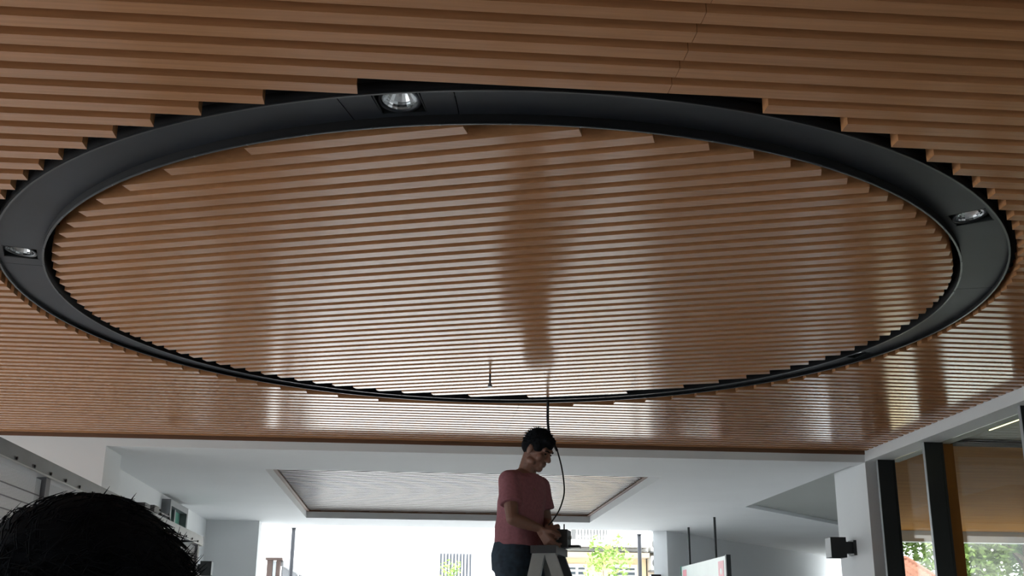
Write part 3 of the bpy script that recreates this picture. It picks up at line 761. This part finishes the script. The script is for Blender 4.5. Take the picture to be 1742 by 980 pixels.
MB().box(0.72, 1.62, YF-.06, YF-.041, 2.5, 3.66).build('pane', 'panel_grey', wf)
for i in range(11): MB().tube([(0.74+i*.085, YF-.12, 2.45), (0.74+i*.085, YF-.12, 3.70)], .018, 6).build('grille_bar', 'facade_white', wf)
for x0, x1, z0, z1 in ((-2.6, -1.4, 2.5, 3.6), (-5.2, -4.1, 2.5, 3.7), (2.2, 3.0, 2.6, 3.3)):
    wf = MB().box(x0, x1, YF-.04, YF-.001, z0, z1).build('window', 'facade_white', bw); MB().box(x0+.1, x1-.1, YF-.06, YF-.041, z0+.1, z1-.1).build('pane', 'ac_white', wf)
MB().box(-9, 4.0, YF-.25, YF-.001, 3.95, 4.06).build('ledge', 'facade_white', bw)
# slim column in front with air conditioners
o = MB().box(6.28, 6.62, YF-.1, YF+.14, -.12, 3.72).build('wall_column', 'facade_trim'); struct(o, 'beige wall column carrying the air conditioners', 'column')
for z, lb in ((3.93, 'grey air conditioner unit on the outside column, topmost of two'), (3.45, 'grey air conditioner unit on the outside column, below another')):
    t = thing('air_conditioner', (6.44, YF-.28, z-.16), lb, 'air conditioner', 'air conditioners outside')
    MB().box(6.26, 6.64, YF-.48, YF-.11, z-.16, z+.20).build('body', 'ac_white', t)
    MB().lathe([(.001, 0), (.13, 0), (.13, .02), (.001, .02)], (6.42, YF-.481, z+.02), 20, ax=Matrix.Rotation(R_(90), 3, 'X')).build('fan_grille', 'ac_dark', t)
    MB().box(6.24, 6.66, YF-.50, YF-.11, z-.20, z-.162).build('bracket', 'ac_dark', t)
tree((4.55, 26.5, 0), 3.5, (.55, .55), 420, 'leaf_light', 'slender young tree with sparse light green leaves outside the exit', seed=4, size=.07, trunk_r=.03)
tree((1.0, 28.6, 0), 3.25, (.35, .25), 160, 'leaf_light', 'small light green shrub by the barred window outside', 'shrub', seed=9, size=.05, trunk_r=.02, name='shrub')

# seen through the glass wall: trees and a tiled roof
for x, y, h, lb, sd in ((12.6, 22.5, 4.6, 'bushy green tree with white blossom beyond the glazed room', 21), (10.8, 27.0, 5.6, 'bushy green tree behind the red tiled roof', 22), (16.5, 26, 5.2, 'tall bushy tree beside the blossoming tree', 23)):
    tt = tree((x, y, 0), h, (2.0, 1.8), 24000, 'leaf', lb, seed=sd, size=.085, trunk_r=.12, group='trees beyond the glazed room')
    rs = random.Random(sd); m = MB()
    if sd == 21:
        for i in range(60):
            p = Vector((x + rs.uniform(-1.8, 1.2), y - 1.2 + rs.uniform(-.4, .3), h + rs.uniform(-2.6, -.6))); m.ball(p, (.028, .028, .024), 6, 4)
        tag(m.build('blossom', 'flower', tt), kind='stuff')
t = thing('tiled_house', (8.6, 21.0, 0), 'low house with a salmon red tiled hip roof beyond the glass', 'house')
MB().box(7.2, 9.4, 20.2, 22.0, 0, 2.45).build('wall', 'facade_cream', t)
rf = MB().prism([(7.1, 20.1), (9.6, 20.1), (9.6, 22.1), (7.1, 22.1)], 2.44, 2.47).build('roof', 'roof_tile', t)
for r in range(12):
    f0, f1 = r/12, (r+1)/12; zA, zB = 2.46+.55*f0, 2.46+.55*f1+.03; yA, yB = 20.0+.95*f0, 20.0+.95*f1
    xl, xr = 6.9+.2*f0, 9.70-.35*f0; nx = 14
    for c in range(nx):
        a0, a1 = xl+(xr-xl)*c/nx, xl+(xr-xl)*(c+.94)/nx; am = (a0+a1)/2
        mm = MB(); mm.add([(a0, yA, zA), (am, yA, zA+.035), (a1, yA, zA), (a1, yB, zB), (am, yB, zB+.035), (a0, yB, zB)], [(0, 1, 4, 5), (1, 2, 3, 4), (0, 5, 3, 2), (0, 2, 1), (5, 4, 3)])
        mm.build('tile', 'roof_tile', rf)
MB().tube([(7.1, 20.95, 3.06), (9.35, 20.95, 3.06)], .05, 8).build('ridge', 'roof_tile', rf); MB().tube([(9.36, 20.95, 3.05), (9.75, 20.0, 2.48)], .05, 8).build('ridge', 'roof_tile', rf)
